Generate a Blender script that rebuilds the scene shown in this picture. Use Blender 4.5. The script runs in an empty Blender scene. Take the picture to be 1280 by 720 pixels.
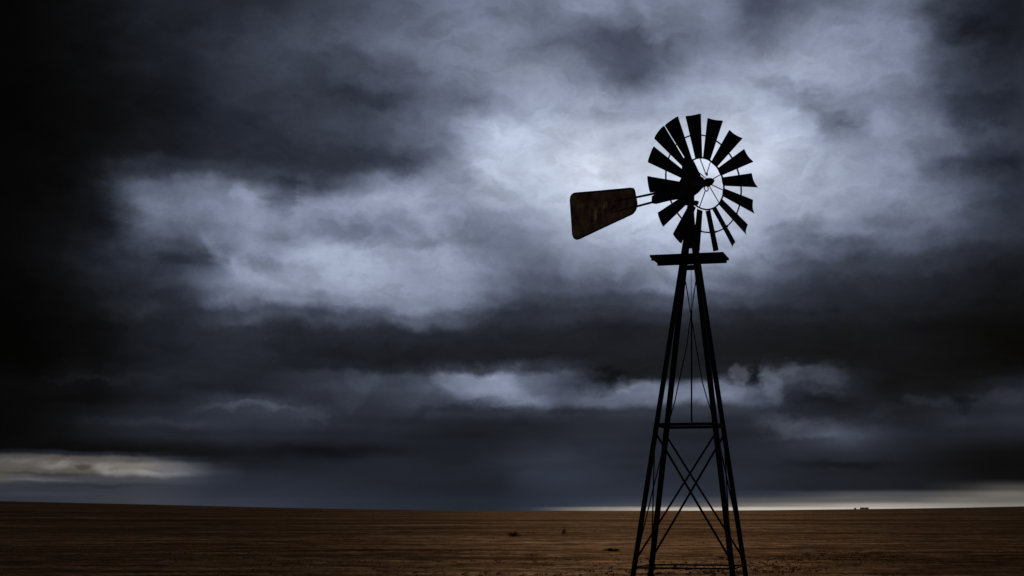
import bpy, bmesh, math, random
import numpy as np
from mathutils import Vector, Matrix, noise
random.seed(4); rng = np.random.default_rng(7)
S = bpy.context.scene
COL = S.collection
F = 2000.0            # focal length in units of a 1280-wide frame
EYE = 1.6
HOR = 639.3

# ------------------------------------------------------------------ camera
cam = bpy.data.objects.new('camera', bpy.data.cameras.new('camera'))
COL.objects.link(cam); S.camera = cam
cam.location = (0, 0, EYE)
cam.rotation_euler = (math.radians(90), 0, 0)
cam.data.sensor_width = 36.0
cam.data.lens = 36.0 * F / 1280.0
cam.data.shift_y = (HOR - 360.0) / 1280.0
cam.data.clip_start = 0.1
cam.data.clip_end = 30000.0

# ------------------------------------------------------------------ exposure
S.view_settings.view_transform = 'Standard'
S.view_settings.look = 'None'
S.view_settings.exposure = 0.0
S.view_settings.gamma = 1.0

SUN_AZ = math.radians(5.0)       # from +Y towards +X
SUN_EL = math.radians(13.0)
# ------------------------------------------------------------------ storm sky (world)
# brightness of the cloud cover, read over azimuth (32 columns) and elevation (rows)
ROWS = [
(-40,  [3,8,14,22,34,40,52,60, 60,66,74,88,98,104,108,112, 112,125,135,125,115,125,118,85, 85,90,104,112,100,66,50,34]),
(10,  [3,8,13,20,30,34,40,50, 56,65,78,98,105,107,110,112, 112,120,130,125,113,136,118,82, 95,100,112,115,105,70,50,33]),
(50,  [3,8,13,20,30,40,52,60, 72,88,98,103,113,118,125,130, 116,110,97,90,122,108,126,112, 150,156,146,135,128,75,40,35]),
(90,  [3,7,11,17,26,38,50,62, 68,72,70,85,98,115,125,140, 150,140,125,95,112,140,148,155, 166,162,150,140,128,95,74,46]),
(130, [3,6,9,14,20,32,50,65, 62,66,66,68,80,100,120,142, 162,170,172,152,158,165,172,176, 150,136,135,128,115,64,46,42]),
(170, [3,6,9,13,18,30,45,60, 62,70,75,85,100,118,155,187, 192,197,192,180,186,190,192,194, 184,155,122,140,120,105,80,58]),
(205, [4,8,12,20,24,30,40,52, 56,62,64,72,92,120,162,192, 197,206,212,207,204,206,206,198, 182,170,158,140,118,92,62,52]),
(222, [4,10,15,38,70,62,62,72, 70,72,78,112,128,135,160,196, 194,203,207,205,203,206,205,196, 176,170,160,144,124,98,70,56]),
(250, [4,11,18,42,108,118,120,138, 122,128,130,150,154,148,145,172, 172,184,192,196,201,206,201,190, 168,172,160,145,130,118,90,54]),
(272, [5,12,19,42,114,118,114,128, 138,134,112,128,140,152,136,138, 148,172,180,186,190,192,190,180, 150,155,146,132,120,108,84,50]),
(292, [5,12,20,40,95,85,88,140, 126,140,128,122,128,140,128,116, 128,156,168,174,180,176,175,168, 130,134,124,112,104,95,74,48]),
(312, [5,12,22,42,66,58,72,150, 112,150,158,158,152,146,140,118, 114,138,148,152,158,162,158,150, 112,100,84,76,70,62,48,34]),
(333, [4,12,22,42,58,64,100,150, 142,158,162,163,156,148,144,126, 104,116,130,136,140,150,142,130, 84,66,52,46,42,35,28,25]),
(360, [3,8,14,28,38,60,108,144, 152,148,156,157,152,146,138,116, 90,88,96,100,112,120,98,78, 54,47,43,38,33,29,25,20]),
(376, [2,7,12,22,36,46,78,122, 128,108,125,136,138,132,118,90, 72,68,68,68,72,74,66,54, 46,41,36,32,28,24,19,16]),
(395, [2,6,10,18,28,34,42,58, 66,62,66,80,86,78,70,54, 50,50,50,46,46,44,40,34, 34,31,28,26,22,18,14,10]),
(418, [2,5,8,14,24,32,35,38, 36,34,36,38,38,36,34,34, 34,33,32,30,30,28,26,24, 22,20,18,17,15,12,8,5]),
(448, [2,5,9,14,27,32,38,40, 34,27,26,25,24,25,26,27, 28,27,26,25,25,25,25,24, 21,19,18,17,15,12,8,7]),
(460, [3,6,12,18,30,34,36,36, 32,32,34,34,36,40,46,54, 50,44,30,25,25,24,24,26, 32,26,22,18,16,14,10,12]),
(471, [8,12,18,22,32,35,34,32, 38,50,52,58,60,66,92,114, 100,88,46,28,26,26,26,40, 66,54,40,20,18,15,12,26]),
(486, [8,12,14,20,30,30,30,30, 36,46,54,56,62,68,90,120, 112,96,86,102,112,118,118,98, 62,44,32,18,16,15,20,38]),
(502, [5,9,12,18,26,32,48,58, 62,44,42,50,55,60,62,88, 113,92,92,100,106,108,108,90, 50,35,30,25,22,25,35,44]),
(514, [6,13,22,27,34,38,46,52, 60,60,48,46,48,48,40,44, 52,48,50,50,50,48,50,50, 38,35,33,32,28,36,44,44]),
(530, [6,14,25,32,38,42,46,48, 52,52,44,40,38,36,32,30, 32,36,38,40,38,38,40,40, 48,58,46,42,32,38,44,42]),
(545, [5,12,19,26,34,36,38,42, 40,36,34,34,34,30,29,30, 34,36,38,38,36,34,36,36, 40,58,62,52,40,34,34,30]),
(564, [8,9,9,10,12,16,20,25, 24,20,20,24,26,30,32,34, 40,42,40,38,38,38,40,40, 38,44,50,40,30,22,16,12]),
(569, [60,70,75,66,40,22,18,24, 26,24,24,28,30,30,32,36, 42,44,42,38,38,38,40,40, 38,40,42,38,28,20,14,12]),
(575, [95,108,115,118,90,55,28,26, 28,30,32,34,34,34,34,38, 44,46,44,40,38,38,40,40, 38,36,38,36,28,20,13,11]),
(583, [90,112,112,148,142,112,55,30, 32,34,36,36,36,36,36,38, 46,48,46,40,40,40,42,42, 38,34,30,30,24,18,13,11]),
(591, [86,90,88,96,118,116,70,38, 36,36,36,36,36,36,34,36, 48,52,50,44,42,42,42,42, 38,34,30,28,24,18,13,11]),
(599, [88,82,74,72,74,74,56,42, 38,38,38,38,36,36,34,34, 48,52,50,46,44,44,42,42, 38,34,32,28,24,20,14,12]),
(611, [60,62,62,64,68,66,54,46, 44,42,42,40,38,36,34,34, 46,50,50,48,46,46,44,44, 42,40,38,34,30,32,70,82]),
(618, [60,62,62,66,70,68,56,50, 48,46,44,42,40,38,36,36, 46,50,50,50,50,50,50,52, 62,78,88,88,84,90,112,114]),
(626, [58,62,66,68,72,70,62,56, 54,52,48,46,44,42,40,40, 46,52,54,56,60,66,72,82, 92,98,100,100,98,110,118,116]),
(632, [55,60,62,66,70,68,62,58, 56,52,48,46,44,42,40,40, 46,54,62,72,82,92,102,114, 128,142,160,160,152,145,135,128]),
(635.6, [55,60,62,66,70,68,62,58, 56,52,48,46,44,42,40,42, 50,98,125,148,170,186,192,194, 194,192,188,182,172,160,140,130]),
]
for _y, _v in ROWS:
    for _k in range(NC_ := 32):
        if _y <= 205 and 5 <= _k <= 13: _v[_k] *= 0.86 if _k < 12 else 0.93      # heavy cloud mass, upper left
        if 125 < _y < 225 and 14 <= _k <= 17: _v[_k] *= 0.94
        if _y >= 565 and _k < 7: _v[_k] *= 0.90
        if 611 <= _y < 630 and _k > 23: _v[_k] *= 0.86
        if _y > 630 and _k > 16: _v[_k] *= 0.95
NC = 32
RX = 0.335

def shade(L, y, x):
    """display colour of cloud with grey level L; two low gaps show warmer light"""
    k = L / 255.0
    KN = [(0, (0.96, 0.985, 1.08)), (14, (0.93, 0.98, 1.12)), (28, (0.87, 0.97, 1.20)), (55, (0.885, 0.97, 1.18)), (120, (0.907, 0.971, 1.145)), (170, (0.925, 0.98, 1.10)), (215, (0.952, 0.987, 1.06))]
    b = KN[-1][1]
    for (l0, c0), (l1, c1) in zip(KN, KN[1:]):
        if L < l1:
            q = (L - l0) / (l1 - l0); b = tuple(u * (1 - q) + v_ * q for u, v_ in zip(c0, c1)); break
    q = min(1, max(0, (y - 510) / 40)) * min(1, max(0, (x - 230) / 200)) * min(1, max(0, (1000 - x) / 80)) * (1 if L < 55 else max(0, 1 - (L - 55) / 20))
    b = tuple(u * (1 - q) + v_ * q for u, v_ in zip(b, (0.85, 0.97, 1.22)))
    w = 0.0
    if y >= 565 and x < 300: w = max(0.0, min(1.0, (L - 45) / 30.0)) * min(1, (300 - x) / 130) * (0.55 if y > 597 else 1)
    if y >= 611 and x > 640: w = max(w, max(0.0, min(1.0, (L - 55) / 35.0)))
    if x > 1150 and y >= 605: w = max(w, min(1.0, L / 70.0))
    wc = (1.03, 0.99, 0.945)
    v = [k * ((1 - w) * b[i] + w * wc[i]) for i in range(3)]
    lin = [c / 12.92 if c <= 0.04045 else ((c + 0.055) / 1.055) ** 2.4 for c in v]
    return tuple(c ** (1 / 2.2) for c in lin)

def grid(y, x):
    c = min(max((x - 20) / 40.0, 0.0), NC - 1.0001); j = int(c); fx = c - j
    ys = [r[0] for r in ROWS]; y = min(max(y, ys[0]), ys[-1] - 1e-4)
    i = max(k for k in range(len(ys)) if ys[k] <= y)
    fy = (y - ys[i]) / (ys[i + 1] - ys[i])
    a, b = ROWS[i][1], ROWS[i + 1][1]
    return (a[j] * (1 - fx) + a[j + 1] * fx) * (1 - fy) + (b[j] * (1 - fx) + b[j + 1] * fx) * fy

W = bpy.data.worlds.new('World'); S.world = W; W.use_nodes = True
nt = W.node_tree; N = nt.nodes; L_ = nt.links; N.clear()
def nd(t, **k):
    n = N.new(t)
    for a, v in k.items(): setattr(n, a, v)
    return n
def put(sock, v):
    if isinstance(v, (int, float, tuple)): sock.default_value = v
    else: L_.new(v, sock)
def M(op, a, b=None, c=None, clamp=False):
    n = nd('ShaderNodeMath', operation=op, use_clamp=clamp)
    put(n.inputs[0], a)
    if b is not None: put(n.inputs[1], b)
    if c is not None: put(n.inputs[2], c)
    return n.outputs[0]
def sm(v, a, b, o0=0.0, o1=1.0, kind='SMOOTHSTEP'):
    n = nd('ShaderNodeMapRange', interpolation_type=kind, clamp=False)
    put(n.inputs['Value'], v); n.inputs['From Min'].default_value = a; n.inputs['From Max'].default_value = b
    n.inputs['To Min'].default_value = o0; n.inputs['To Max'].default_value = o1
    return n.outputs['Result']
def mixc(f, a, b, kind='MIX'):
    n = nd('ShaderNodeMix', data_type='RGBA', blend_type=kind)
    put(n.inputs['Factor'], f); put(n.inputs['A'], a); put(n.inputs['B'], b)
    return [o for o in n.outputs if o.type == 'RGBA'][0]
def inp(n, name, kind):
    return [i for i in n.inputs if i.name == name and i.type == kind][0]
def mixc(f, a, b, kind='MIX'):
    n = nd('ShaderNodeMix', data_type='RGBA', blend_type=kind)
    put(inp(n, 'Factor', 'VALUE'), f); put(inp(n, 'A', 'RGBA'), a); put(inp(n, 'B', 'RGBA'), b)
    return [o for o in n.outputs if o.type == 'RGBA'][0]
def fbm(vec, scale, detail=6, rough=0.55, stretch=(1, 1, 1), off=(0, 0, 0), dist=0.0):
    mp = nd('ShaderNodeMapping'); L_.new(vec, mp.inputs[0]); mp.inputs['Scale'].default_value = stretch
    mp.inputs['Location'].default_value = off
    n = nd('ShaderNodeTexNoise'); L_.new(mp.outputs[0], n.inputs['Vector'])
    n.inputs['Scale'].default_value = scale; n.inputs['Detail'].default_value = detail
    n.inputs['Roughness'].default_value = rough; n.inputs['Distortion'].default_value = dist
    return n.outputs['Fac']

tc = nd('ShaderNodeTexCoord'); D = tc.outputs['Generated']
sx = nd('ShaderNodeSeparateXYZ'); L_.new(D, sx.inputs[0]); dx, dy, dz = sx.outputs
az = M('ARCTAN2', dx, dy)
hl = M('SQRT', M('ADD', M('MULTIPLY', dx, dx), M('MULTIPLY', dy, dy)))
tel = M('DIVIDE', dz, M('MAXIMUM', hl, 0.02))
# cloud space: azimuth, tan(elevation)
cs = nd('ShaderNodeCombineXYZ'); put(cs.inputs[0], az); put(cs.inputs[1], tel)
P = cs.outputs[0]
# turbulence pushes the cloud edges about, less so near the horizon
amp = sm(tel, 0.0, 0.12, 0.04, 1.0)
def turb(vec, sc, det, st, off): return M('SUBTRACT', fbm(vec, sc, det, 0.6, st, off), 0.5)
hi = sm(tel, 0.08, 0.2, 0.0, 1.0)
wx = M('ADD', M('MULTIPLY', turb(P, 9, 6, (1, 1.7, 1), (3, 1, 0)), 0.030), M('MULTIPLY', turb(P, 32, 5, (1, 1.5, 1), (8, 2, 0)), 0.024))
wy = M('ADD', M('MULTIPLY', turb(P, 11, 6, (1, 1.5, 1), (1, 7, 0)), 0.022), M('MULTIPLY', turb(P, 36, 5, (1, 1.3, 1), (4, 5, 0)), 0.016))
az2 = M('ADD', az, M('MULTIPLY', wx, sm(tel, 0.0, 0.10, 0.35, 1.0)))
te2 = M('ADD', tel, M('MULTIPLY', wy, amp))
ufac = M('DIVIDE', M('ADD', az2, RX), 2 * RX)
acc = None
prev_t = None
rows = list(reversed(ROWS))
for (y, vals) in rows:
    t = (HOR - y) / F
    cr = nd('ShaderNodeValToRGB'); put(cr.inputs[0], ufac)
    r = cr.color_ramp; r.interpolation = 'CARDINAL' if y < 560 else 'LINEAR'
    for k in range(1, NC - 1): r.elements.new(k / (NC - 1.0))
    els = r.elements
    for k in range(NC):
        a = -RX + 2 * RX * k / (NC - 1.0)
        px = 640 + F * math.tan(a)
        py = HOR - F * t / math.cos(a) if y < 600 else y
        c = shade(grid(py, px), py, px)
        els[k].color = (c[0], c[1], c[2], 1)
    out = cr.outputs[0]
    if acc is None: acc = out
    else: acc = mixc(sm(te2, prev_t, t), acc, out)
    prev_t = t
# single cloud lumps, rags and holes: (x, y, half width, half height, turn, change, edge hardness)
LUMPS = [
(320,165,130,30,-16,-14,.1),(500,62,120,20,-14,8,.1),(560,170,60,14,-25,-12,.2),(690,172,44,12,-30,-14,.2),(650,120,50,10,-25,10,.2),(1060,95,60,18,-10,8,.2),(760,250,60,12,-15,-10,.2),(240,80,80,16,-20,-8,.1),
(785,70,58,36,-35,-26,.2),(742,42,30,16,-30,-10,.1),(814,38,12,34,15,22,.2),(858,50,26,30,-30,-14,.2),(945,22,24,38,0,-30,.2),(722,12,26,12,0,16,.2),
(1000,118,44,13,-25,-20,.3),(1038,152,34,14,-25,-28,.3),(1085,135,40,10,-30,-10,.2),(975,150,30,22,-40,16,.2),(1105,165,32,14,-35,12,.3),(1195,32,34,24,0,-22,.5),(1240,20,40,30,0,-12,.3),(1150,40,26,14,-20,14,.2),
(1212,132,52,22,-8,-26,.4),(1170,166,30,16,-20,24,.3),(1235,160,30,10,0,12,.2),(1232,196,36,18,0,-24,.3),(1178,204,28,14,0,-20,.3),(1205,215,34,8,-15,8,.2),(1110,268,34,18,0,-22,.4),(1010,284,24,14,0,-24,.4),(1052,300,40,14,-10,-16,.3),(980,262,34,20,-10,14,.3),(1160,255,44,12,-15,12,.2),(1270,235,24,40,0,-16,.3),
(205,230,16,10,-15,-20,.3),(150,232,24,18,20,14,.4),(185,324,64,13,-2,-14,.5),(240,321,32,9,0,-14,.4),(330,327,19,15,0,-44,.4),(262,304,15,12,-30,34,.4),(286,330,24,12,-30,20,.4),(274,325,6,5,0,-24,.3),(306,242,13,14,-40,24,.4),(262,255,20,8,-30,10,.3),
(357,246,17,22,-20,-42,.3),(400,232,18,12,10,-18,.3),(378,236,8,16,10,16,.3),(418,262,30,9,-5,12,.2),(500,246,42,24,-8,20,.3),(430,284,48,13,0,-24,.4),(402,318,66,9,0,14,.5),(505,303,74,8,0,-26,.6),(548,282,18,12,-40,22,.4),(570,276,8,12,20,18,.4),(598,300,30,18,-15,-8,.3),(575,325,60,16,-5,12,.1),(560,245,50,20,-10,12,.1),(600,205,24,20,-20,22,.3),(616,224,26,14,-20,18,.3),(490,202,44,12,-12,-20,.3),(548,196,34,10,-10,-10,.2),(340,292,30,9,0,-16,.3),(470,338,80,12,0,8,.2),(640,330,40,20,-30,-4,.2),(545,215,30,14,0,-8,.2),(530,262,24,8,-20,-10,.2),
(430,112,64,13,-8,-11,.2),(478,126,42,9,-4,-10,.2),(520,150,44,12,-20,12,.2),(590,130,40,12,-30,-12,.2),(370,128,40,14,0,-8,.2),(300,30,60,14,0,-8,.2),(600,170,40,16,-15,14,.2),
(160,385,40,10,-5,10,.2),(190,393,26,10,0,8,.3),(330,400,60,8,0,12,.2),(420,388,40,8,0,-12,.3),(520,398,80,7,0,8,.2),(640,392,30,16,0,-14,.3),(760,365,50,14,0,-12,.3),(825,362,30,8,0,18,.2),
(600,480,46,17,-8,24,.6),(632,468,24,8,0,16,.5),(655,493,30,19,0,14,.6),(697,488,26,19,-10,-14,.5),(785,482,11,9,0,26,.6),(806,481,8,8,0,24,.6),(800,495,105,9,0,12,.5),(745,478,40,11,12,-22,.5),(560,470,22,9,-15,12,.5),(520,478,18,12,-10,10,.5),(455,478,20,12,0,10,.4),(590,505,40,6,0,-12,.3),
(925,468,13,9,0,40,.6),(943,478,9,12,0,-24,.4),(966,482,14,24,8,30,.6),(1005,468,46,11,0,16,.6),(1005,500,52,13,0,-18,.4),(905,492,40,10,0,10,.4),(1036,480,12,14,0,10,.4),(990,462,14,6,0,14,.5),
(1005,536,48,11,-4,20,.5),(970,528,24,8,-10,12,.5),(1060,545,34,14,0,10,.4),(1050,580,64,6,0,-14,.4),(1160,501,22,7,0,14,.5),(1206,502,13,8,0,-18,.4),(1245,498,34,9,0,8,.5),(1180,520,40,12,0,6,.3),(1110,512,30,6,0,6,.3),(1265,470,22,14,0,-8,.4),
(312,508,62,5,0,18,.4),(388,519,28,8,-3,12,.4),(345,504,14,5,0,10,.5),(95,470,60,5,0,6,.3),(200,528,90,6,0,6,.3),(440,500,22,12,0,8,.3),(545,514,40,5,0,-8,.3),(380,565,110,7,0,-10,.3),(660,575,60,20,0,5,.2),
(128,586,12,6,-8,26,.5),(142,591,14,4,-12,18,.5),(74,581,20,4,0,24,.5),(101,583,9,3,0,-28,.4),(178,593,32,4,-6,22,.5),(60,592,64,2.6,0,-16,.5),(50,600,46,2,0,14,.5),(30,574,30,3,0,12,.4),(215,592,24,3.5,0,14,.4),(170,572,50,3,-3,10,.3),(110,606,120,2.5,0,-8,.4),(60,618,70,3,0,6,.3),
(1190,624,44,3,0,8,.3),(1050,622,44,2.6,0,6,.3),(1255,617,36,4,0,8,.5)]
rag = fbm(P, 42, 6, 0.6, (1, 1.3, 1), (3, 3, 0)); rag2 = fbm(P, 42, 6, 0.6, (1, 1.3, 1), (9, 1, 0))
lx = M('ADD', M('ADD', az, M('MULTIPLY', wx, sm(tel, 0.0, 0.10, 0.15, 0.65))), M('MULTIPLY', M('SUBTRACT', rag, 0.5), sm(tel, 0.0, 0.06, 0.010, 0.036)))
ly = M('ADD', M('ADD', tel, M('MULTIPLY', wy, M('MULTIPLY', amp, 0.7))), M('MULTIPLY', M('SUBTRACT', rag2, 0.5), sm(tel, 0.0, 0.06, 0.0025, 0.026)))
lc = nd('ShaderNodeCombineXYZ'); put(lc.inputs[0], lx); put(lc.inputs[1], ly)
tot = 0.0
for (x, y, w, h, rot, dl, hard) in LUMPS:
    loc = grid(y, x)
    if y < 450: w *= 1.25; h *= 1.3; hard *= 0.3; dl *= 0.68
    elif y < 560: w *= 1.12; h *= 1.12; hard *= 0.6; dl *= 0.8
    else: hard *= 0.3; w *= 1.1; h *= 1.15
    if dl < 0: dl *= min(1.0, (loc + 15) / 85.0)
    a0 = math.atan((x - 640) / F); t0 = (HOR - y) / F * math.cos(a0)
    cv = nd('ShaderNodeCombineXYZ'); L_.new(lx, cv.inputs[0]); L_.new(ly, cv.inputs[1]); put(cv.inputs[2], tot)   # z only keeps the lumps in order
    mp = nd('ShaderNodeMapping', vector_type='TEXTURE'); L_.new(cv.outputs[0], mp.inputs[0])
    mp.inputs['Location'].default_value = (a0, t0, 0); mp.inputs['Rotation'].default_value = (0, 0, math.radians(rot))
    mp.inputs['Scale'].default_value = (1.35 * w / F, 1.35 * h / F, 1e5)
    ln = nd('ShaderNodeVectorMath', operation='LENGTH'); L_.new(mp.outputs[0], ln.inputs[0])
    wgt = sm(ln.outputs['Value'], hard, 1.0, dl / 255.0, 0.0)
    tot = M('ADD', wgt, tot)
tint = nd('ShaderNodeCombineXYZ')
for i, c in enumerate((0.95, 0.985, 1.07)): L_.new(M('MULTIPLY', tot, c), tint.inputs[i])
_ad = nd('ShaderNodeVectorMath', operation='ADD'); L_.new(acc, _ad.inputs[0]); L_.new(tint.outputs[0], _ad.inputs[1])
_mx = nd('ShaderNodeVectorMath', operation='MAXIMUM'); L_.new(_ad.outputs[0], _mx.inputs[0]); _mx.inputs[1].default_value = (0.004, 0.004, 0.004)
acc = _mx.outputs[0]
# finer billows: light and shade inside the cloud deck, streaky towards the horizon
n1 = fbm(P, 13, 6, 0.52, (1, 1.5, 1), (5, 5, 0), 0.0)
n2 = fbm(P, 10, 6, 0.52, (1, 6.0, 1), (2, 9, 0), 0.0)
det = nd('ShaderNodeMix', data_type='FLOAT'); L_.new(hi, det.inputs[0]); L_.new(n2, det.inputs[2]); L_.new(n1, det.inputs[3])
puff = fbm(lc.outputs[0], 22, 7, 0.6, (1, 1.7, 1), (4, 4, 0), 0.25)
ridge = M('SUBTRACT', 0.16, M('ABSOLUTE', M('SUBTRACT', puff, 0.5)))        # creases between billows
gain = M('ADD', 1.0, M('MULTIPLY', M('SUBTRACT', det.outputs[0], 0.5), sm(tel, 0.0, 0.03, 0.12, 0.50)))
gain = M('ADD', gain, M('MULTIPLY', M('SUBTRACT', ridge, 0.07), sm(tel, 0.02, 0.10, 0.0, 0.72)))
bill = nd('ShaderNodeCombineXYZ'); [L_.new(gain, bill.inputs[i]) for i in range(3)]
acc = mixc(1.0, acc, bill.outputs[0], 'MULTIPLY')
# the rest of the sky, outside the view: the same heavy deck
nz = fbm(D, 2.2, 8, 0.6, (1, 1, 2.2), (0, 0, 0), 0.8)
back = nd('ShaderNodeValToRGB'); L_.new(nz, back.inputs[0])
back.color_ramp.elements[0].position = 0.30; back.color_ramp.elements[0].color = (0.09, 0.096, 0.11, 1)
back.color_ramp.elements[1].position = 0.72; back.color_ramp.elements[1].color = (0.38, 0.395, 0.43, 1)
over = nd('ShaderNodeValToRGB'); L_.new(nz, over.inputs[0])
over.color_ramp.elements[0].position = 0.30; over.color_ramp.elements[0].color = (0.24, 0.26, 0.31, 1)
over.color_ramp.elements[1].position = 0.70; over.color_ramp.elements[1].color = (0.58, 0.60, 0.68, 1)
front = sm(dy, -0.1, 0.75)
rest = mixc(front, back.outputs[0], mixc(sm(dz, 0.1, 0.4), back.outputs[0], over.outputs[0]))
acc = mixc(sm(M('ABSOLUTE', az), 0.325, 0.60), acc, rest)
acc = mixc(sm(tel, 0.325, 0.46), acc, rest)
gm = nd('ShaderNodeGamma'); L_.new(acc, gm.inputs[0]); gm.inputs[1].default_value = 2.2
clouds = mixc(1.0, gm.outputs[0], (10.0, 10.0, 10.0, 1.0), 'MULTIPLY')
sky = nd('ShaderNodeTexSky', sky_type='NISHITA', sun_disc=False)
sky.sun_elevation = SUN_EL; sky.sun_rotation = SUN_AZ
sky.air_density = 1.0; sky.dust_density = 2.0
full = mixc(0.9997, sky.outputs[0], clouds)      # an almost closed cloud deck under the clear sky
bg = nd('ShaderNodeBackground'); L_.new(full, bg.inputs[0]); bg.inputs[1].default_value = 0.1
ow = nd('ShaderNodeOutputWorld'); L_.new(bg.outputs[0], ow.inputs[0])

W.cycles.sampling_method = 'MANUAL'; W.cycles.sample_map_resolution = 512
# ------------------------------------------------------------------ sun behind the cloud deck
sl = bpy.data.lights.new('sun', 'SUN'); so = bpy.data.objects.new('sun', sl); COL.objects.link(so)
sl.energy = 0.5; sl.angle = math.radians(14); sl.color = (1.0, 0.93, 0.84)
sd = Vector((math.sin(SUN_AZ) * math.cos(SUN_EL), math.cos(SUN_AZ) * math.cos(SUN_EL), math.sin(SUN_EL)))
so.rotation_euler = sd.to_track_quat('Z', 'Y').to_euler()
so.location = sd * 200

# ------------------------------------------------------------------ helpers
def tag(o, label=None, cat=None, group=None, kind=None):
    for k, v in (('label', label), ('category', cat), ('group', group), ('kind', kind)):
        if v: o[k] = v
    return o
def link(name, me, mat, parent=None, loc=(0, 0, 0)):
    o = bpy.data.objects.new(name, me); COL.objects.link(o); o.location = loc
    if mat: me.materials.append(mat)
    if parent: o.parent = parent
    return o
def obj(name, bm, mat, parent=None, loc=(0, 0, 0), smooth=False):
    bmesh.ops.recalc_face_normals(bm, faces=bm.faces)
    me = bpy.data.meshes.new(name); bm.to_mesh(me); bm.free()
    if smooth:
        for p in me.polygons: p.use_smooth = True
    return link(name, me, mat, parent, loc)
def tube(bm, a, b, r, n=8, r2=None):
    a, b = Vector(a), Vector(b); d = b - a; r2 = r if r2 is None else r2
    q = d.to_track_quat('Z', 'Y').to_matrix()
    A, B = [], []
    for i in range(n):
        v = q @ Vector((math.cos(2 * math.pi * i / n), math.sin(2 * math.pi * i / n), 0))
        A.append(bm.verts.new(a + v * r)); B.append(bm.verts.new(b + v * r2))
    for i in range(n): bm.faces.new((A[i], A[(i + 1) % n], B[(i + 1) % n], B[i]))
    bm.faces.new(A[::-1]); bm.faces.new(B)
def prism(bm, sec_a, sec_b):
    A = [bm.verts.new(p) for p in sec_a]; B = [bm.verts.new(p) for p in sec_b]; n = len(A)
    for i in range(n): bm.faces.new((A[i], A[(i + 1) % n], B[(i + 1) % n], B[i]))
    bm.faces.new(A[::-1]); bm.faces.new(B)
def angle_iron(bm, a, b, u, v, w, t):
    """L-section bar from a to b, flanges of width w along u and v"""
    a, b, u, v = Vector(a), Vector(b), Vector(u).normalized(), Vector(v).normalized()
    sec = [(0, 0), (w, 0), (w, t), (t, t), (t, w), (0, w)]
    prism(bm, [a + u * p + v * q for p, q in sec], [b + u * p + v * q for p, q in sec])
def box(bm, c, ax, ay, azv):
    c, ax, ay, azv = Vector(c), Vector(ax), Vector(ay), Vector(azv)
    prism(bm, [c - ax - ay - azv, c + ax - ay - azv, c + ax + ay - azv, c - ax + ay - azv],
              [c - ax - ay + azv, c + ax - ay + azv, c + ax + ay + azv, c - ax + ay + azv])
def ring_mesh(bm, C, e1, e2, R, r, n=64, m=6, flat=None, axis=None):
    vs = []
    for i in range(n):
        t = 2 * math.pi * i / n; d = e1 * math.sin(t) + e2 * math.cos(t)
        row = []
        for j in range(m):
            s = 2 * math.pi * j / m
            row.append(bm.verts.new(C + d * (R + r * math.cos(s)) + axis * ((flat or r) * math.sin(s))))
        vs.append(row)
    for i in range(n):
        for j in range(m):
            bm.faces.new((vs[i][j], vs[(i + 1) % n][j], vs[(i + 1) % n][(j + 1) % m], vs[i][(j + 1) % m]))

class Mat:
    def __init__(s, name):
        s.m = bpy.data.materials.new(name); s.m.use_nodes = True
        s.t = s.m.node_tree; s.b = s.t.nodes['Principled BSDF']
        s.tc = s.t.nodes.new('ShaderNodeTexCoord'); s.out = s.t.nodes['Material Output']
    def noise(s, sc, det=5, ro=0.6, st=(1, 1, 1), dist=0.0, src='Object'):
        mp = s.t.nodes.new('ShaderNodeMapping'); mp.inputs['Scale'].default_value = st
        s.t.links.new(s.tc.outputs[src], mp.inputs[0])
        n = s.t.nodes.new('ShaderNodeTexNoise'); s.t.links.new(mp.outputs[0], n.inputs['Vector'])
        n.inputs['Scale'].default_value = sc; n.inputs['Detail'].default_value = det
        n.inputs['Roughness'].default_value = ro; n.inputs['Distortion'].default_value = dist
        return n.outputs['Fac']
    def ramp(s, fac, stops):
        r = s.t.nodes.new('ShaderNodeValToRGB'); s.t.links.new(fac, r.inputs[0]); e = r.color_ramp.elements
        while len(e) < len(stops): e.new(0.5)
        for k, (p, c) in enumerate(stops):
            e[k].position = p
        for k, (p, c) in enumerate(stops):
            e[k].color = (c[0], c[1], c[2], 1) if not isinstance(c, float) else (c, c, c, 1)
        return r.outputs[0]
    def mix(s, f, a, b, kind='MIX'):
        n = s.t.nodes.new('ShaderNodeMix'); n.data_type = 'RGBA'; n.blend_type = kind
        for nm, ty, v in (('Factor', 'VALUE', f), ('A', 'RGBA', a), ('B', 'RGBA', b)):
            k = [i for i in n.inputs if i.name == nm and i.type == ty][0]
            if isinstance(v, (float, tuple)): k.default_value = v
            else: s.t.links.new(v, k)
        return [o for o in n.outputs if o.type == 'RGBA'][0]
    def bump(s, fac, st, dist):
        n = s.t.nodes.new('ShaderNodeBump'); n.inputs['Strength'].default_value = st
        n.inputs['Distance'].default_value = dist; s.t.links.new(fac, n.inputs['Height'])
        s.t.links.new(n.outputs[0], s.b.inputs['Normal'])
    def col(s, c): s.t.links.new(c, s.b.inputs['Base Color'])

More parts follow.
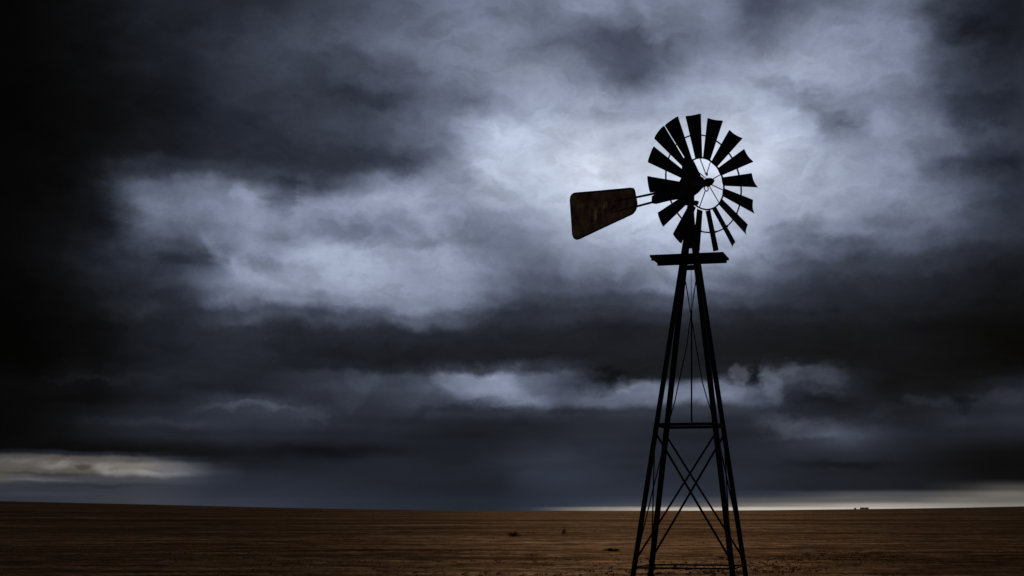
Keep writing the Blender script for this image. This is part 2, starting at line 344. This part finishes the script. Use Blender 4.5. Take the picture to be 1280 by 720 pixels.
def metal_mat(name, dark, rust, cut, rough=0.75):
    m = Mat(name); n = m.noise(7, 7, 0.65)
    m.col(m.ramp(n, [(0.0, dark), (cut, dark), (min(cut + 0.16, 1), rust)]))
    m.b.inputs['Roughness'].default_value = rough; m.b.inputs['Metallic'].default_value = 0.0
    m.b.inputs['Specular IOR Level'].default_value = 0.15
    m.bump(m.noise(60, 4), 0.3, 0.004)
    return m.m
M_STEEL = metal_mat('weathered_dark_steel', (0.014, 0.014, 0.017), (0.035, 0.020, 0.012), 0.56)
M_BLADE = metal_mat('old_blade_sheet_steel', (0.013, 0.014, 0.017), (0.034, 0.021, 0.014), 0.60)
M_WOOD = Mat('weathered_plank')
M_WOOD.col(M_WOOD.ramp(M_WOOD.noise(5, 6, 0.6, (1, 14, 14)), [(0.3, (0.012, 0.010, 0.009)), (0.7, (0.03, 0.024, 0.018))]))
M_WOOD.b.inputs['Roughness'].default_value = 0.9
M_WOOD = M_WOOD.m
mv = Mat('rusty_vane_sheet')
a_ = mv.ramp(mv.noise(2.2, 6, 0.6, (1, 1, 1.6), 0.5), [(0.35, (0.20, 0.095, 0.055)), (0.52, (0.38, 0.19, 0.10)), (0.66, (0.52, 0.34, 0.14))])
b_ = mv.ramp(mv.noise(3.5, 6, 0.6, (1.3, 1.3, 0.7)), [(0.42, 0.3), (0.58, 1.0)])
mv.col(mv.mix(0.8, a_, b_, 'MULTIPLY')); mv.b.inputs['Roughness'].default_value = 0.85
mv.b.inputs['Specular IOR Level'].default_value = 0.1
M_VANE = mv.m

# ------------------------------------------------------------------ terrain
HX = [(-80, 622), (0, 627.3), (80, 629), (160, 630.6), (240, 632.4), (320, 634.2), (400, 635.8), (480, 637.0), (560, 637.9), (640, 638.4),
      (720, 638.6), (800, 638.6), (880, 638.4), (960, 637.8), (1040, 636.9), (1120, 636), (1200, 634.9), (1280, 633.3), (1360, 631)]
_ha = np.array([math.atan((x - 640) / F) for x, y in HX])
_he = np.array([(HOR - y) / F * math.cos(a) for (x, y), a in zip(HX, _ha)])
def sstep(a, b, x):
    t = np.clip((x - a) / (b - a), 0, 1); return t * t * (3 - 2 * t)
def ground_z(x, y):
    r = np.hypot(x, y); a = np.arctan2(x, y)
    e = np.interp(a, _ha, _he)
    top = EYE + 2000 * e
    und = 0.05 * np.sin(x * 0.11 + 0.8 * np.sin(y * 0.05)) * np.sin(y * 0.17 + 1.3) + 0.03 * np.sin(x * 0.31 + y * 0.23) 
    und = und * sstep(34, 60, r) + 0.12 * np.sin(y * 0.021 + 0.3 * np.sin(x * 0.013)) * sstep(60, 150, r)
    far = top * (sstep(250, 2000, r)) * (1 - 0.9 * sstep(2000, 6000, r))
    return und * (1 - 0.8 * sstep(600, 1600, r)) + far
rad = np.concatenate([np.linspace(0.6, 20, 16), np.geomspace(20.6, 9000, 260)])
ang = np.concatenate([np.linspace(-0.5, 0.5, 260), np.linspace(0.5, 2 * math.pi - 0.5, 160)[1:-1]])
nr, na = len(rad), len(ang)
X = rad[:, None] * np.sin(ang)[None, :]; Y = rad[:, None] * np.cos(ang)[None, :]
Z = ground_z(X, Y)
Z += (rng.random(Z.shape) - 0.5) * 0.035 * (1 - sstep(80, 200, np.hypot(X, Y)))
V = np.stack([X, Y, Z], -1).reshape(-1, 3)
V = np.vstack([V, [[0, 0, 0]]])
faces = []
for i in range(nr - 1):
    for j in range(na):
        k = (j + 1) % na
        faces.append((i * na + j, i * na + k, (i + 1) * na + k, (i + 1) * na + j))
for j in range(na): faces.append((nr * na, (j + 1) % na, j))
me = bpy.data.meshes.new('ground'); me.from_pydata(V.tolist(), [], faces); me.update()
for p in me.polygons: p.use_smooth = True
if me.polygons[0].normal.z < 0: me.flip_normals()
g = Mat('dry_prairie_soil')
c1 = g.ramp(g.noise(0.035, 8, 0.62, (1, 1, 1), 0.4), [(0.34, (0.073, 0.0365, 0.0160)), (0.50, (0.104, 0.055, 0.0262)), (0.64, (0.138, 0.079, 0.041))])
c2 = g.ramp(g.noise(0.55, 8, 0.68), [(0.36, 0.42), (0.5, 0.8), (0.66, 1.35)])
c3 = g.ramp(g.noise(0.012, 5, 0.5, (0.35, 1.6, 1)), [(0.38, 0.55), (0.6, 1.15)])
c4 = g.ramp(g.noise(6.0, 4, 0.6), [(0.35, 0.6), (0.62, 1.25)])
c5 = g.ramp(g.noise(0.30, 6, 0.62, (0.36, 1, 1)), [(0.36, 0.50), (0.5, 0.95), (0.63, 1.45)])
c6 = g.ramp(g.noise(1.6, 5, 0.65, (0.6, 1, 1)), [(0.36, 0.62), (0.62, 1.3)])
cc = g.mix(1.0, g.mix(1.0, g.mix(1.0, c1, c2, 'MULTIPLY'), c3, 'MULTIPLY'), c4, 'MULTIPLY')
cc = g.mix(1.0, g.mix(1.0, cc, c5, 'MULTIPLY'), c6, 'MULTIPLY')
g.col(cc); g.b.inputs['Roughness'].default_value = 0.9; g.b.inputs['Specular IOR Level'].default_value = 0.0
def forward_scatter(m, colour, gloss_gain, fac, rough=0.5):
    gl = m.t.nodes.new('ShaderNodeBsdfGlossy'); gl.inputs['Roughness'].default_value = rough
    m.t.links.new(m.mix(1.0, colour, (gloss_gain, gloss_gain, gloss_gain, 1.0), 'MULTIPLY'), gl.inputs['Color'])
    mx = m.t.nodes.new('ShaderNodeMixShader'); mx.inputs[0].default_value = fac
    m.t.links.new(m.b.outputs[0], mx.inputs[1]); m.t.links.new(gl.outputs[0], mx.inputs[2]); m.t.links.new(mx.outputs[0], m.out.inputs['Surface'])
forward_scatter(g, cc, 1.4, 0.60, 0.60)
g.bump(g.noise(2.5, 6, 0.7), 0.5, 0.08)
GROUND = link('ground', me, g.m); tag(GROUND, kind='structure')

# ------------------------------------------------------------------ dry grass (nobody could count it)
def grass(n, r0, r1, hmin, hmax, seed):
    R = np.random.default_rng(seed)
    a = R.uniform(-0.40, 0.40, n); r = np.exp(R.uniform(math.log(r0), math.log(r1), n))
    x = r * np.sin(a); y = r * np.cos(a)
    # clumping
    cl = np.array([noise.noise(Vector((px * 0.12, py * 0.05, 3.1))) + 0.6 * noise.noise(Vector((px * 0.6, py * 0.4, 9.7))) for px, py in zip(x, y)])
    keep = cl > R.uniform(-0.45, 0.55, n)
    x, y, r, cl = x[keep], y[keep], r[keep], cl[keep]; n = len(x); z = ground_z(x, y) - 0.02
    h = R.uniform(hmin, hmax, n) * (0.6 + 0.8 * np.clip(cl + 0.3, 0, 1)) 
    vs, fs = [], []
    for b in range(5):
        th = R.uniform(0, 2 * math.pi, n); ln = h * R.uniform(0.6, 1.1, n); w = 0.012 + 0.10 * h * R.uniform(0.6, 1.4, n)
        ox = R.normal(0, 0.35, n) * h; oy = R.normal(0, 0.35, n) * h
        lx = R.normal(0, 0.45, n) * ln; ly = R.normal(0, 0.45, n) * ln
        cx, sy = np.cos(th) * w, np.sin(th) * w
        A = np.stack([x + ox - cx, y + oy - sy, z], -1); B = np.stack([x + ox + cx, y + oy + sy, z], -1)
        T = np.stack([x + ox + lx, y + oy + ly, z + ln], -1)
        vs.append(np.stack([A, B, T], 1).reshape(-1, 3))
    V = np.concatenate(vs); m = len(V) // 3
    me = bpy.data.meshes.new('dry_grass'); me.vertices.add(len(V)); me.vertices.foreach_set('co', V.ravel())
    me.loops.add(len(V)); me.loops.foreach_set('vertex_index', np.arange(len(V)))
    me.polygons.add(m); me.polygons.foreach_set('loop_start', np.arange(0, len(V), 3)); me.polygons.foreach_set('loop_total', np.full(m, 3))
    me.update(calc_edges=True); return me
gg = Mat('dry_grass_blades')
gc = gg.ramp(gg.noise(0.4, 5, 0.6), [(0.35, (0.05, 0.025, 0.012)), (0.52, (0.08, 0.042, 0.020)), (0.68, (0.12, 0.068, 0.034))])
gg.col(gc); gg.b.inputs['Roughness'].default_value = 0.9; gg.b.inputs['Specular IOR Level'].default_value = 0.0
_tr = gg.t.nodes.new('ShaderNodeBsdfTranslucent'); gg.t.links.new(gc, _tr.inputs['Color'])
_mx = gg.t.nodes.new('ShaderNodeMixShader'); _mx.inputs[0].default_value = 0.6
gg.t.links.new(gg.b.outputs[0], _mx.inputs[1]); gg.t.links.new(_tr.outputs[0], _mx.inputs[2]); gg.t.links.new(_mx.outputs[0], gg.out.inputs['Surface'])
GR = link('dry_grass', grass(70000, 24, 420, 0.02, 0.07, 5), gg.m)
tag(GR, 'short dry brown grass covering the open prairie', 'grass', kind='stuff')

# ------------------------------------------------------------------ windmill
TX, TY = 3.122, 28.0
T0 = Vector((TX, TY, 0))
mill = bpy.data.objects.new('windmill', None); COL.objects.link(mill); mill.location = T0
tag(mill, 'tall dark steel farm windmill with many-bladed wheel and rusty tail vane on open prairie', 'windmill')
def half(z): return max(0.874 - 0.1343 * (z - 0.666), 0.028)
TH = -math.atan(0.27)
ct, st_ = math.cos(TH), math.sin(TH)
def corner(sx_, sy_, z, h=None):
    h = half(z) if h is None else h
    x, y = sx_ * h, sy_ * h
    return Vector((x * ct - y * st_, x * st_ + y * ct, z))
def hd(x, y): return Vector((x * ct - y * st_, x * st_ + y * ct, 0))
ZT = 6.93
for sx_, sy_ in ((-1, -1), (1, -1), (1, 1), (-1, 1)):
    bm = bmesh.new()
    zz = [-0.15, 0.62, 3.08, 5.0, ZT]
    a, b = corner(sx_, sy_, -0.15), corner(sx_, sy_, ZT)
    angle_iron(bm, a, b, hd(-sx_, 0), hd(0, -sy_), 0.090, 0.012)
    # splice plates and bolt heads
    for zc in (1.9, 3.08, 4.55):
        c = corner(sx_, sy_, zc); up = (b - a).normalized()
        box(bm, c + hd(-sx_, 0) * 0.036 + hd(0, sy_) * 0.006, hd(1, 0) * 0.034, hd(0, 1) * 0.005, up * 0.16)
        for q in (-0.1, 0.1):
            p = c + up * q + hd(-sx_, 0) * 0.036 + hd(0, sy_) * 0.012
            tube(bm, p, p + hd(0, sy_) * 0.014, 0.012, 6)
    obj('leg', bm, M_STEEL, mill)
# girts
for z, w in ((0.62, 0.03), (3.075, 0.05), (5.845, 0.045)):
    for (a, b, nrm) in (((-1, -1), (1, -1), (0, 1)), ((-1, 1), (1, 1), (0, -1)), ((-1, -1), (-1, 1), (1, 0)), ((1, -1), (1, 1), (-1, 0))):
        bm = bmesh.new(); n3 = hd(*nrm) * 0.016
        angle_iron(bm, corner(a[0], a[1], z) + n3, corner(b[0], b[1], z) + n3, (0, 0, 1), hd(*nrm), w, 0.008)
        obj('girt', bm, M_STEEL, mill)
# lower cross braces on all four faces
k = 0
for (a, b, nrm) in (((-1, -1), (1, -1), (0, 1)), ((-1, 1), (1, 1), (0, -1)), ((-1, -1), (-1, 1), (1, 0)), ((1, -1), (1, 1), (-1, 0))):
    for s in (0, 1):
        p, q = (a, b) if s == 0 else (b, a)
        bm = bmesh.new(); n3 = hd(*nrm) * (0.028 + 0.02 * s)
        r = 0.020 if nrm[0] == 0 else 0.012
        tube(bm, corner(p[0], p[1], 3.02) + n3, corner(q[0], q[1], 0.68) + n3, r, 6)
        obj('cross_brace', bm, M_STEEL, mill)
# thin upper tie rods, slack and bowed outwards
def pt(x, y, yy):       # a point of the tower's far face
    return Vector(((x - 640) / F * yy - TX, yy - TY, EYE + (HOR - y) / F * yy))
for path in ([(857, 352), (863.5, 392), (870, 432), (878, 478), (885, 502), (895, 531)], [(870, 350), (863.8, 392), (858.5, 432), (848.5, 478), (843.5, 502), (835, 531)]):
    bm = bmesh.new(); pts = [pt(x, y, TY + 0.02 + 0.55 * (y - 250) / 283.0 * 0.9) for x, y in path]
    for a, b in zip(pts, pts[1:]): tube(bm, a, b, 0.0095, 6)
    obj('tie_rod', bm, M_STEEL, mill)
bm = bmesh.new(); tube(bm, (0.02, 0, 5.12), (0.02, 0, 3.10), 0.014, 8); tube(bm, (0.0, 0, 6.9), (0.02, 0, 5.12), 0.005, 6)
obj('pump_rod', bm, M_STEEL, mill)
# platform of planks
plat = bmesh.new()
PZ = 6.03
for i in range(4):
    yv = -0.36 + 0.185 * i
    l0 = -0.655 + (0.0, 0.004, -0.003, 0.0)[i]; l1 = 0.62 + (0.0, 0.004, 0.002, 0.006)[i]
    c = hd((l0 + l1) / 2, yv + 0.09); c.z = PZ + 0.012
    box(plat, c, hd(1, 0) * (l1 - l0) / 2, hd(0, 1) * 0.089, Vector((0, 0, 0.019)))
PL = obj('platform', plat, M_WOOD, mill)
for yv in (-0.30, 0.30):
    bm = bmesh.new(); c = hd(-0.02, yv); c.z = PZ - 0.0345
    box(bm, c, hd(1, 0) * 0.615, hd(0, 1) * 0.022, Vector((0, 0, 0.026)))
    obj('joist', bm, M_WOOD, PL)
# mast cap and collar on top of the legs
bm = bmesh.new(); tube(bm, (0, 0, 6.22), (0, 0, 7.02), 0.115, 12, 0.05); tube(bm, (0.02, 0, 6.97), (0.02, 0, 7.02), 0.115, 12, 0.13); tube(bm, (0, 0, 7.02), (0, 0, 7.2), 0.07, 12)
obj('mast_collar', bm, M_STEEL, mill)

# wheel frame (fitted axis)
PSI, TILT = 0.585, 0.055
AX = Vector((math.sin(PSI) * math.cos(TILT), -math.cos(PSI) * math.cos(TILT), math.sin(TILT)))
E1 = Vector((math.cos(PSI), math.sin(PSI), 0)); E2 = E1.cross(AX)
if E2.z < 0: E2 = -E2
WC = Vector((3.308, 27.55, 7.244)) - T0
PH, RO, RI = -0.240, 1.206, 0.458
tLo, aLo, tRo, aRo, tLi, aLi, tRi, aRi = -0.033, -0.036, 0.233, 0.056, -0.052, -0.043, 0.094, -0.033
BL = [[0.043, 0.093, 0.0, -0.076], [0.032, 0.121, 0.007, -0.029], [0.035, 0.002, 0.008, 0.02], [0.01, -0.141, -0.006, 0.026], [-0.009, -0.072, -0.011, -0.009], [-0.002, -0.075, -0.026, -0.026], [-0.002, 0.057, -0.007, -0.033], [0.003, 0.231, -0.025, 0.005], [-0.04, 0.167, -0.042, -0.031], [-0.03, 0.12, -0.02, 0.0], [-0.038, -0.072, 0.039, 0.049], [-0.076, -0.045, 0.045, 0.015], [0.036, -0.293, 0.015, -0.005], [0.067, 0.053, 0.018, 0.005], [0.048, -0.017, 0.027, -0.002], [-0.036, 0.1, 0.004, -0.027]]
bm = bmesh.new()
ring_mesh(bm, WC, E1, E2, 0.845, 0.012, 72, 6, 0.016, AX)
ring_mesh(bm, WC, E1, E2, 0.448, 0.014, 48, 6, 0.018, AX)
HUBC = WC + AX * 0.14
tube(bm, HUBC - AX * 0.42, HUBC - AX * 0.02, 0.058, 12); tube(bm, HUBC - AX * 0.05, HUBC + AX * 0.05, 0.078, 14, 0.055); tube(bm, HUBC + AX * 0.05, HUBC + AX * 0.10, 0.03, 8)
wheel = obj('wheel', bm, M_STEEL, mill)
for i in range(16):
    dph, tw, dR, sh = BL[i]; th = PH + i * 2 * math.pi / 16 + dph
    rd = E1 * math.sin(th) + E2 * math.cos(th); tg = E1 * math.cos(th) - E2 * math.sin(th)
    nar = 0.72 if i in (14, 15) else 1.0
    def P4(r, t, a, s=0.0):
        if r < 0.6: t = 0.02 + (t - 0.02) * nar
        x, y = t - 0.05, a; c, n = math.cos(tw), math.sin(tw)
        return WC + rd * r + tg * (c * x - n * y + 0.05) + AX * (n * x + c * y + s)
    OL, OR = P4(RO + dR, tLo, aLo, sh), P4(RO + dR, tRo, aRo, sh); IL, IR = P4(RI, tLi, aLi), P4(RI, tRi, aRi)
    bm = bmesh.new(); nu, nv = 8, 8; top, bot = [], []
    nm = ((OR - OL).cross(OL - IL)).normalized()
    if nm.dot(AX) > 0: nm = -nm
    for v in range(nv + 1):
        f = v / nv; a_, b_ = IL.lerp(OL, f), IR.lerp(OR, f); camber = (0.010 + 0.034 * f) * (0.25 if 9 < i < 14 else 0.8)
        r1, r2 = [], []
        for u in range(nu + 1):
            s = u / nu; p = a_.lerp(b_, s) + nm * camber * (1 - (2 * s - 1) ** 2)
            if v == nv and u in (0, nu): p -= rd * 0.008
            r1.append(bm.verts.new(p + nm * 0.0015)); r2.append(bm.verts.new(p - nm * 0.0015))
        top.append(r1); bot.append(r2)
    for v in range(nv):
        for u in range(nu):
            bm.faces.new((top[v][u], top[v][u + 1], top[v + 1][u + 1], top[v + 1][u]))
            bm.faces.new((bot[v][u], bot[v + 1][u], bot[v + 1][u + 1], bot[v][u + 1]))
    for v in range(nv):
        for u in (0, nu): bm.faces.new((top[v][u], top[v + 1][u], bot[v + 1][u], bot[v][u]))
    for u in range(nu):
        for v in (0, nv): bm.faces.new((top[v][u], top[v][u + 1], bot[v][u + 1], bot[v][u]))
    obj('blade', bm, M_BLADE, wheel)
    # small clip that holds the blade on the outer ring
    bm = bmesh.new(); mth = th + 0.02; d2 = E1 * math.sin(mth) + E2 * math.cos(mth); t2 = E1 * math.cos(mth) - E2 * math.sin(mth)
    c = WC + d2 * 0.845 + t2 * 0.03
    box(bm, c, d2 * 0.018, t2 * 0.045, AX * 0.014)
    obj('blade_clip', bm, M_STEEL, wheel)
# spokes, in slack pairs from the hub flange to the inner ring
def on_ring(px, py):       # angle on the inner ring of a given ray
    m = Vector(((px - 640) / F, 1, (HOR - py) / F)); o = Vector((0, 0, EYE)); c = WC + T0
    s = (c - o).dot(AX) / m.dot(AX); p = o + m * s - c
    ang_ = math.atan2(p.dot(E1), p.dot(E2)); return ang_
for (px, py), (ho, hz) in zip([(875, 199), (888.5, 201), (901, 218), (903, 237.5), (898, 252.5), (874, 260), (858, 250), (853, 225), (861, 205)],
                              [(-4.5, -9), (-3.5, -9), (3, -3), (2, 3), (0, 6), (-6, 12), (-5, 5), (-6, 0), (-5, -4)]):
    t = on_ring(px, py); bm = bmesh.new()
    e = WC + (E1 * math.sin(t) + E2 * math.cos(t)) * 0.448
    h = HUBC + E1 * (ho / 72.0 / 0.83) - E2 * (hz / 72.0)
    tube(bm, h, e, 0.0085, 6); obj('spoke', bm, M_STEEL, wheel)
for c_, r_ in ((HUBC - E1 * 0.075 - E2 * 0.125, 0.045), (HUBC - E1 * 0.055 + E2 * 0.125, 0.02)):
    bm = bmesh.new(); ring_mesh(bm, c_, E1, E2, r_, 0.009, 20, 5, 0.009, AX); obj('spoke_eye', bm, M_STEEL, wheel)

# gearbox behind the wheel, hooded
TA = Vector((-math.sin(0.58), math.cos(0.58), 0)); TN = Vector((math.cos(0.58), math.sin(0.58), 0))
def tl(s, n, z): return TA * s + TN * n + Vector((0, 0, z))
def slab(bm, prof, w0, w1=None):
    prism(bm, [tl(s, -w0, z) for s, z in prof], [tl(s, w0, z) for s, z in prof])
bm = bmesh.new()
slab(bm, [(0.08, 7.09), (0.2, 7.07), (0.32, 7.14), (0.32, 7.32), (0.16, 7.50), (-0.1, 7.50), (-0.32, 7.38), (-0.32, 7.25), (-0.15, 7.17)], 0.07)
bmesh.ops.bevel(bm, geom=bm.edges[:], offset=0.02, segments=2, affect='EDGES')
gear = obj('gearbox', bm, M_STEEL, mill)
bm = bmesh.new()
slab(bm, [(-0.25, 7.39), (0.17, 7.40), (0.16, 7.72), (0.12, 7.81), (0.05, 7.81), (-0.03, 7.73)], 0.075)
bmesh.ops.bevel(bm, geom=bm.edges[:], offset=0.018, segments=2, affect='EDGES')
obj('hood', bm, M_BLADE, gear, smooth=False)

# tail: two arms, spring bar and trapezoid vane
prof = [(3.63, 7.641), (3.612, 7.705), (3.56, 7.738), (3.469, 7.746), (2.7, 7.655), (1.722, 7.545), (1.64, 7.525), (1.60, 7.48), (1.53, 7.241), (1.545, 7.16), (1.577, 7.116), (1.66, 7.07), (2.5, 6.962), (3.337, 6.850), (3.42, 6.852), (3.50, 6.885), (3.55, 6.96)]
bm = bmesh.new(); slab(bm, prof, 0.004)
vane = obj('tail_vane', bm, M_VANE, mill)
bm = bmesh.new()
for a, b in zip(prof, prof[1:] + prof[:1]): tube(bm, tl(a[0], 0, a[1]), tl(b[0], 0, b[1]), 0.016, 6)
obj('vane_rim', bm, M_STEEL, vane)
for s in (1.95, 3.1):
    bm = bmesh.new(); zt = 7.545 + (s - 1.722) * 0.113; zb = 7.06 - (s - 1.66) * 0.128
    tube(bm, tl(s, 0.02, zt), tl(s, 0.02, zb), 0.012, 6); obj('vane_stiffener', bm, M_STEEL, vane)
for (a, b) in (((0.1, 7.30), (2.2, 7.38)), ((0.1, 7.19), (2.2, 7.185))):
    bm = bmesh.new(); tube(bm, tl(a[0], 0.012, a[1]), tl(b[0], 0.012, b[1]), 0.021, 8); obj('tail_arm', bm, M_STEEL, vane)
bm = bmesh.new(); slab(bm, [(0.25, 7.12), (0.62, 7.14), (1.0, 7.143), (1.06, 7.165), (1.05, 7.285), (0.95, 7.31), (0.25, 7.40)], 0.03)
obj('tail_bracket', bm, M_STEEL, mill)

# worn-off paint: what is left of a marking on the vane, a few upright strokes
def paint(name, c0, c1):
    m = Mat(name); m.col(m.ramp(m.noise(9, 6, 0.7), [(0.40, c0), (0.58, c1)])); m.b.inputs['Roughness'].default_value = 0.9
    m.b.inputs['Specular IOR Level'].default_value = 0.1; return m.m
PD = paint('worn_dark_paint', (0.03, 0.02, 0.015), (0.25, 0.12, 0.06)); PY = paint('worn_ochre_paint', (0.30, 0.17, 0.07), (0.75, 0.58, 0.2))
for s0, s1, z0, z1, m_ in ((2.86, 2.96, 7.10, 7.36, PD), (2.76, 2.83, 7.12, 7.38, PY), (2.62, 2.71, 7.14, 7.34, PD), (2.42, 2.56, 7.30, 7.42, PY), (2.46, 2.53, 7.12, 7.29, PD), (2.26, 2.33, 7.16, 7.38, PD)):
    bm = bmesh.new(); prism(bm, [tl(s0, -0.0075, z0), tl(s1, -0.0075, z0), tl(s1 - .01, -0.0075, z1), tl(s0 + .012, -0.0075, z1)], [tl(s0, -0.0055, z0), tl(s1, -0.0055, z0), tl(s1 - .01, -0.0055, z1), tl(s0 + .012, -0.0055, z1)])
    obj('faded_marking', bm, m_, vane)

# ------------------------------------------------------------------ low brush out on the prairie
mb = Mat('dark_sagebrush')
mb.col(mb.ramp(mb.noise(14, 4), [(0.35, (0.035, 0.026, 0.014)), (0.65, (0.09, 0.062, 0.032))])); mb.b.inputs['Roughness'].default_value = 0.95
mb.b.inputs['Specular IOR Level'].default_value = 0.05
def bush(px, py, w, h, seed, label):
    d = EYE * F / (py - HOR); x = (px - 640) / F * d; z = float(ground_z(np.array(x), np.array(d)))
    R = random.Random(seed); bm = bmesh.new()
    for i in range(int(420)):
        th = R.uniform(0, 2 * math.pi); el = R.uniform(0.05, 1.45); rr = R.uniform(0.35, 1.0)
        lump = 0.75 + 0.35 * math.sin(th * 3 + seed) * math.cos(el * 2)
        p = Vector((math.cos(th) * math.cos(el) * w / 2 * rr * lump, math.sin(th) * math.cos(el) * w / 2 * rr * lump, math.sin(el) * h * rr * lump + 0.01))
        u = Vector((R.uniform(-1, 1), R.uniform(-1, 1), R.uniform(-.6, 1))).normalized() * R.uniform(0.02, 0.05) * (w + 0.4)
        v = Vector((R.uniform(-1, 1), R.uniform(-1, 1), R.uniform(-1, 1))).normalized() * 0.02 * (w + 0.3)
        A = [bm.verts.new(p - v), bm.verts.new(p + v), bm.verts.new(p + u)]; bm.faces.new(A)
    for i in range(7):
        th = R.uniform(0, 6.28); tube(bm, (0, 0, -0.05), (math.cos(th) * w * 0.3, math.sin(th) * w * 0.3, h * 0.7), 0.012, 5, 0.004)
    o = obj('sagebrush', bm, mb.m, None, (x, d, z)); tag(o, label, 'bush', 'low dark bushes scattered on the prairie')
    return o
bush(642, 671.5, 1.3, 0.34, 1, 'widest low dark bush, alone left of the windmill in the middle of the plain')
bush(705, 668.5, 0.55, 0.50, 2, 'narrow upright dark bush between the widest bush and the windmill')
bush(765, 688.5, 1.0, 0.13, 4, 'long very low dark mat of brush nearest the left foot of the windmill')

# ------------------------------------------------------------------ two sheds on the skyline
mw = Mat('pale_painted_boards'); mw.col(mw.ramp(mw.noise(2, 5), [(0.3, (0.62, 0.60, 0.56)), (0.7, (0.8, 0.78, 0.74))])); mw.b.inputs['Roughness'].default_value = 0.7
mrf = Mat('pale_sheet_roof'); mrf.col(mrf.ramp(mrf.noise(2, 5), [(0.3, (0.6, 0.58, 0.55)), (0.7, (0.8, 0.78, 0.75))])); mrf.b.inputs['Roughness'].default_value = 0.35
mdk = Mat('dark_opening'); mdk.col(mdk.ramp(mdk.noise(3), [(0.3, (0.02, 0.02, 0.02)), (0.7, (0.03, 0.03, 0.03))]))
def shed(px, w, dep, h, rh, label, doors):
    d = 1900.0; x = (px - 640) / F * d; z = float(ground_z(np.array(x), np.array(d)))
    r = bpy.data.objects.new('farm_shed', None); COL.objects.link(r); r.location = (x, d, z - 0.1)
    tag(r, label, 'shed')
    bm = bmesh.new(); box(bm, (0, 0, h / 2), (w / 2, 0, 0), (0, dep / 2, 0), (0, 0, h / 2)); wl = obj('wall', bm, mw.m, r)
    bm = bmesh.new(); hw, hdp = w / 2 + 0.3, dep / 2 + 0.4
    prism(bm, [(-hw, -hdp, h + .01), (-hw, 0, h + rh), (-hw, hdp, h + .01), (-hw, hdp, h + 0.16), (-hw, 0, h + rh + 0.16), (-hw, -hdp, h + 0.16)],
              [(hw, -hdp, h + .01), (hw, 0, h + rh), (hw, hdp, h + .01), (hw, hdp, h + 0.16), (hw, 0, h + rh + 0.16), (hw, -hdp, h + 0.16)])
    obj('roof', bm, mrf.m, r)
    for dx_ in doors:
        bm = bmesh.new(); box(bm, (dx_, -dep / 2 - 0.03, 1.05), (0.8, 0, 0), (0, 0.02, 0), (0, 0, 1.05)); obj('door', bm, mdk.m, r)
shed(1080.5, 9.0, 6.0, 1.1, 0.9, 'longer of the two tiny sheds far off on the horizon right of the windmill', [])
shed(1069, 2.0, 2.2, 1.1, 0.5, 'smallest hut on the horizon, just left of the longer distant shed', [])
